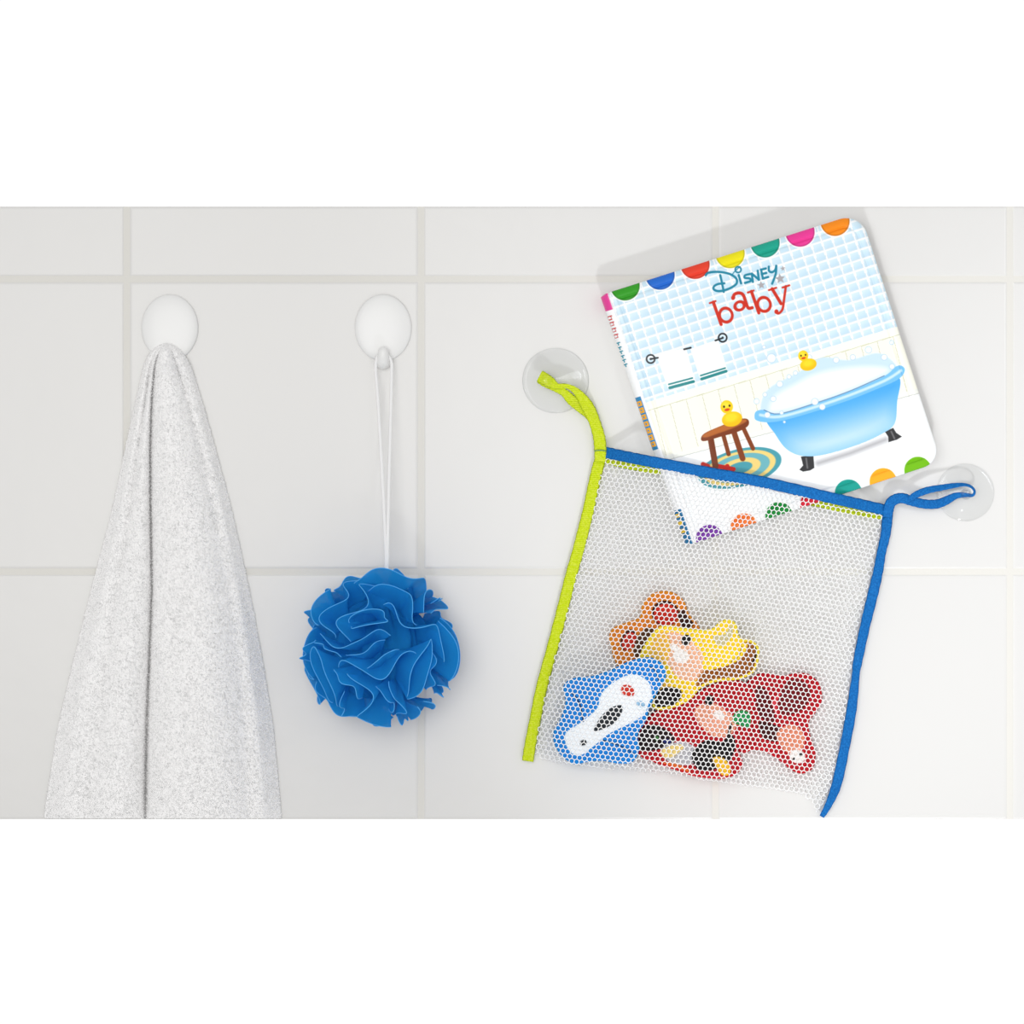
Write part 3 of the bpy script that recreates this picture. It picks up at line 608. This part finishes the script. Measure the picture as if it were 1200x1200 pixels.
def bag():
    t = empty('net_bag', w3(872, 563, 4)); tag(t, 'white hexagon net toy bag with lime and blue binding hung on suction cups', 'bag')
    bd = catmull(bandP, 6); lf = catmull(leftP, 4); rt = catmull(rightP, 4); bt = catmull(botP, 4)
    outline = np.concatenate([bd[:, :2], rt, bt, lf[::-1]])
    # draped height field over what is inside (4-unit grid)
    st = 3; gx = np.arange(606, 1056, st); gy = np.arange(520, 966, st); GXx, GYy = np.meshgrid(gx, gy, indexing='ij')
    pt = Paint(GXx.ravel().astype(float), GYy.ravel().astype(float), (0, 0, 0))
    def field(poly): return pt.sd(poly).reshape(GXx.shape)
    H0 = np.full(GXx.shape, 4.5)
    for out, z0, th, sl, c in TOYS:
        d = field(out); top = z0+th+2.4+sl[0]*(GXx-c[0])+sl[1]*(GYy-c[1]); H0 = np.where(d < 3, np.maximum(H0, top), H0)
    d = field(np.array([TL, TR, BR, BL])); H0 = np.where(d < 5, np.maximum(H0, 37.6), H0)
    inside = field(outline) < 0
    bz = np.interp(GXx, bd[:, 0], bd[:, 2]); by = np.interp(GXx, bd[:, 0], bd[:, 1]); near = np.abs(GYy-by) < 7
    fixed = (~inside) & ~near; H = H0.copy()
    for _ in range(700):
        A_ = H.copy(); A_[1:-1, 1:-1] = (H[2:, 1:-1]+H[:-2, 1:-1]+H[1:-1, 2:]+H[1:-1, :-2])/4
        H = np.maximum(H0, A_); H[near] = np.maximum(bz[near], H0[near]); H[fixed] = 4.5
        if _ == 0: H[near] = bz[near]
    def hz(x, y):
        fx = np.clip((x-gx[0])/st, 0, len(gx)-1.001); fy = np.clip((y-gy[0])/st, 0, len(gy)-1.001); i = fx.astype(int); j = fy.astype(int); a = fx-i; b = fy-j
        return H[i, j]*(1-a)*(1-b)+H[i+1, j]*a*(1-b)+H[i, j+1]*(1-a)*b+H[i+1, j+1]*a*b
    def net(name, zfun, ang, pitch, rad, warp):
        # honeycomb lattice nodes and edges
        a0 = pitch/math.sqrt(3); E = []; ca, sa = math.cos(ang), math.sin(ang)
        nodes = {}; pts = []
        R_ = 330
        ni = int(R_/pitch)+2
        def nid(x, y):
            k = (round(x*4), round(y*4))
            if k not in nodes: nodes[k] = len(pts); pts.append((x, y))
            return nodes[k]
        for i in range(-ni, ni):
            for j in range(-ni, ni):
                cx = (i+.5*(j % 2))*pitch; cy = j*pitch*math.sqrt(3)/2
                if abs(cx) > R_ or abs(cy) > R_: continue
                v = [(cx+a0*math.sin(math.radians(60*k)), cy-a0*math.cos(math.radians(60*k))) for k in range(6)]
                for k in (0, 1, 2): E.append((nid(*v[k]), nid(*v[k+1])))
        P = np.array(pts); E = np.array(E)
        x = 828+P[:, 0]*ca-P[:, 1]*sa; y = 742+P[:, 0]*sa+P[:, 1]*ca
        dx, dy = warp(x, y); x = x+dx; y = y+dy
        pp = Paint(x, y, (0, 0, 0)); ok = ((pp.sd(outline) < -5.2) | ((y > 860) & (pp.sd(outline) < -1.5) & (pp.sd(rt[:, :2], False) > 5) & (pp.sd(lf[:, :2], False) > 5))) & (pp.sd(bd[:, :2], False) > 5.2)
        E = E[ok[E[:, 0]] & ok[E[:, 1]]]
        z = zfun(x, y); V3 = np.column_stack([x, y, z])
        a = V3[E[:, 0]]; b = V3[E[:, 1]]; T = b-a; T /= np.linalg.norm(T, axis=1, keepdims=True)
        sd = np.column_stack([-T[:, 1], T[:, 0], 0*T[:, 0]]); sd /= np.linalg.norm(sd, axis=1, keepdims=True)+1e-9; up = np.cross(T, sd)
        a = a-T*rad*.5; b = b+T*rad*.5; VV = []
        m = (a+b)/2
        for base, sc in ((a, 1.25), (m, .85), (b, 1.25)):
            for k in range(4):
                an = math.pi/4+k*math.pi/2; VV.append(base+rad*sc*(math.cos(an)*sd*1.1+math.sin(an)*up*.7)*1.2)
        VV = np.stack(VV, 1).reshape(-1, 3); n = len(E); o = np.arange(n)[:, None]*12; F = []
        for r_ in (0, 4):
            for k in range(4): F.append(o+np.array([r_+k, r_+(k+1) % 4, r_+4+(k+1) % 4, r_+4+k]))
        F.append(o+np.array([3, 2, 1, 0])); F.append(o+np.array([8, 9, 10, 11]))
        return mesh(name, W(*VV.T), np.concatenate(F).tolist(), M['net'], t)
    net('net_panel', lambda x, y: 2.4+.5*np.sin(x/31)*np.cos(y/27), math.radians(20), 5.7, .26, lambda x, y: (2.5*np.sin(y/48), 3*np.sin(x/62)))
    net('net_panel', lambda x, y: hz(x, y), math.radians(9), 5.9, .54, lambda x, y: (3*np.sin(y/75+1)+1.5*np.sin(x/40), 4*np.sin(x/85)))
    # rim bands, side bindings
    ribbon('rim_band', [(707, 537, 6, 11, 0), (740, 545, 5, 11, 0), (800, 556, 3.4, 11, 0), (880, 572, 3.2, 11, 0), (960, 589, 3.4, 11, 0), (1010, 600, 5, 11, 0), (1034, 604, 7, 10, 0)], M['yellow'], t, th=1.2)
    ribbon('rim_band', [(x, y, z, 13.2, 0) for x, y, z in bandP], M['blue'], t, th=1.6)
    ribbon('side_binding', [(x, y, 5.2+1.2*(i % 2)*.5, 13.6, 0) for i, (x, y) in enumerate(leftP)], M['yellow'], t, th=1.8)
    wr = [13, 12, 11, 12, 12.5, 12, 11, 9.5, 12, 12, 12, 9, 6]
    ribbon('side_binding', [(x, y, 7+(1.8 if i % 2 else 0), wr[i], (12 if i % 2 else -8)) for i, (x, y) in enumerate(rightP)], M['blue'], t, th=1.8)
    # lime hanging loop: strap, then two strands round the left suction cup's knob
    ribbon('hanging_loop', [(703.5, 541, 9, 14, 0), (703.5, 527, 11, 14.5, 0), (702, 512, 13, 14.5, 8), (697, 495, 14, 13.5, 0), (690, 479, 14, 15, -10), (681, 465, 15, 12, 20), (672, 456, 17, 9.5, 40), (662, 452, 18, 8, 50), (653, 452.5, 19, 8, 30), (645, 448, 20, 13, 10), (637, 443, 20, 14, 0), (632.5, 440.5, 18, 14, 0)], M['yellow'], t, th=1.6)
    ribbon('hanging_loop', [(696, 493, 12.2, 10, 0), (688, 482, 12, 14, 10), (678, 475.5, 12, 13, -20), (669, 468, 12, 12, 0), (661, 460, 13, 10, 20), (651, 453.5, 14.5, 11, 0), (640, 447, 15, 14, 0), (633, 442, 15, 14, 0)], M['yellow'], t, th=1.4)
    names = {}
    for ch in t.children:
        names.setdefault(ch.name.split('.')[0], []).append(ch)
    names['rim_band'][0]['label'] = 'lime band along the back rim'; names['rim_band'][1]['label'] = 'blue band along the front rim'
    names['side_binding'][0]['label'] = 'lime tape down the left side'; names['side_binding'][1]['label'] = 'blue tape down the right side'
    v, f = tube([(696.5, 528.5, 12.6), (700, 527.8, 12.9), (705, 527.8, 12.9), (711, 528.5, 12.4)], .5, 6); mesh('stitching', W(*v.T), f, M['thread'], t)
    ribbon('hanging_loop', [(1040, 606, 12, 12, 0), (1041, 598, 14, 12.5, 0), (1044, 589, 16, 12.5, 0), (1051, 584.5, 16, 12.5, 0), (1059, 584, 16, 12, 0), (1068, 587, 15, 11.5, 0), (1083, 590.5, 13, 11, 0), (1098, 590.5, 12, 11, 8), (1110, 586, 11, 10, 0), (1120, 581, 11, 8, -15), (1130, 580, 12, 6.5, -30), (1138, 580.5, 13, 5, -40)], M['blue'], t, th=1.5)
    ribbon('hanging_loop', [(1066, 585, 17, 7, 0), (1074, 579.5, 18, 8, 0), (1087, 574.5, 19, 8.5, 15), (1103, 571.5, 20, 8, 25), (1118, 569, 20, 7, 30), (1130, 568, 19.5, 5.5, 45), (1138, 570.5, 18.5, 5, 55), (1142, 575.5, 17, 5, 60), (1140.5, 580, 15, 5, 50), (1136, 581, 13.2, 5, 40)], M['blue'], t, th=1.4)
bag()

# ------------------------------------------------------------------ suction cups
def cup(cx, cy, R, knob, label, lean):
    t = empty('suction_cup', w3(cx, cy, 0)); tag(t, label, 'suction cup', 'clear suction cups on the tiles')
    prof = [(1, .35), (1.0, 1.4), (.97, 2.2), (.90, 2.6), (.80, 3.6), (.62, 6.0), (.42, 8.6), (.25, 10.2), (.19, 11.0), (0, 11.2),
            (0, 7.4), (.25, 7.0), (.45, 5.2), (.65, 3.2), (.82, 1.5), (.93, .5)]
    n = 72; V = []
    for k in range(n):
        a = 2*math.pi*k/n
        for r, z in prof: V.append((cx+lean[0]*z+R*r*math.cos(a), cy+lean[1]*z+R*r*math.sin(a)*.99, z))
    V = np.array(V); m = len(prof)
    F = [[k*m+j, ((k+1) % n)*m+j, ((k+1) % n)*m+(j+1) % m, k*m+(j+1) % m] for k in range(n) for j in range(m)]
    mesh('cup', W(*V.T), F, M['pvc'], t)
    kx, ky = knob
    P = [(cx+lean[0]*11, cy+lean[1]*11, 10.6), (kx, ky, 13), (kx, ky, 16), (kx, ky, 17.5), (kx, ky, 20), (kx, ky, 22), (kx, ky, 23)]
    v, f = tube(P, np.array([4, 4, 4, 4, 6.6, 6.6, 3.5]), 24); mesh('knob', W(*v.T), f, M['pvc'], t)
cup(652, 446, 38.5, (641, 446), 'clear suction cup under the lime loop at left of the book', (-.9, 0))
cup(1131, 577, 34, (1132, 579), 'clear suction cup in the blue loop at right of the book', (.1, .1))

# ------------------------------------------------------------------ camera, light
cam = bpy.data.objects.new('Camera', bpy.data.cameras.new('Camera')); C.objects.link(cam)
cam.location = (0, -2.4, 0); cam.rotation_euler = (math.radians(90), 0, 0); cam.data.lens = 120; cam.data.sensor_width = 36
bpy.context.scene.camera = cam
w = bpy.data.worlds.new('World'); bpy.context.scene.world = w; w.use_nodes = True; nt = w.node_tree; bg = nt.nodes['Background']
tc = nt.nodes.new('ShaderNodeTexCoord'); sp = nt.nodes.new('ShaderNodeSeparateXYZ'); mr = nt.nodes.new('ShaderNodeMapRange')
mr.inputs[1].default_value = -.15; mr.inputs[2].default_value = .35; mr.inputs[3].default_value = .60; mr.inputs[4].default_value = 1.05
nt.links.new(tc.outputs['Generated'], sp.inputs[0]); nt.links.new(sp.outputs['Y'], mr.inputs[0]); nt.links.new(mr.outputs[0], bg.inputs['Strength'])
bg.inputs['Color'].default_value = (1, 1, 1, 1)
def area(name, loc, target, size, power, col=(1, 1, 1)):
    l = bpy.data.lights.new(name, 'AREA'); l.size = size; l.energy = power; l.color = col; o = bpy.data.objects.new(name, l); C.objects.link(o)
    from mathutils import Vector
    o.location = loc; o.rotation_euler = (Vector(target)-Vector(loc)).to_track_quat('-Z', 'Y').to_euler(); return o
def spot(name, loc, target, ang, power, rad, blend=1.):
    l = bpy.data.lights.new(name, 'SPOT'); l.spot_size = math.radians(ang); l.spot_blend = blend; l.shadow_soft_size = rad; l.energy = power; l.color = (.965, .98, 1); o = bpy.data.objects.new(name, l); C.objects.link(o)
    from mathutils import Vector
    o.location = loc; o.rotation_euler = (Vector(target)-Vector(loc)).to_track_quat('-Z', 'Y').to_euler(); return o
spot('low_lamp', (.28, -.95, -.95), (.27, 0, .01), 34, 25, .045)
spot('wash_lamp', (.95, -1.5, .3), (.5, 0, -.02), 34, 22, .22)
area('front_light', (-.32, -1.55, .12), (-.32, 0, 0), .8, 7.6, (1, .99, .97))
sc = bpy.context.scene; sc.view_settings.view_transform = 'Standard'; sc.view_settings.look = 'None'; sc.view_settings.exposure = 0; sc.view_settings.gamma = 1
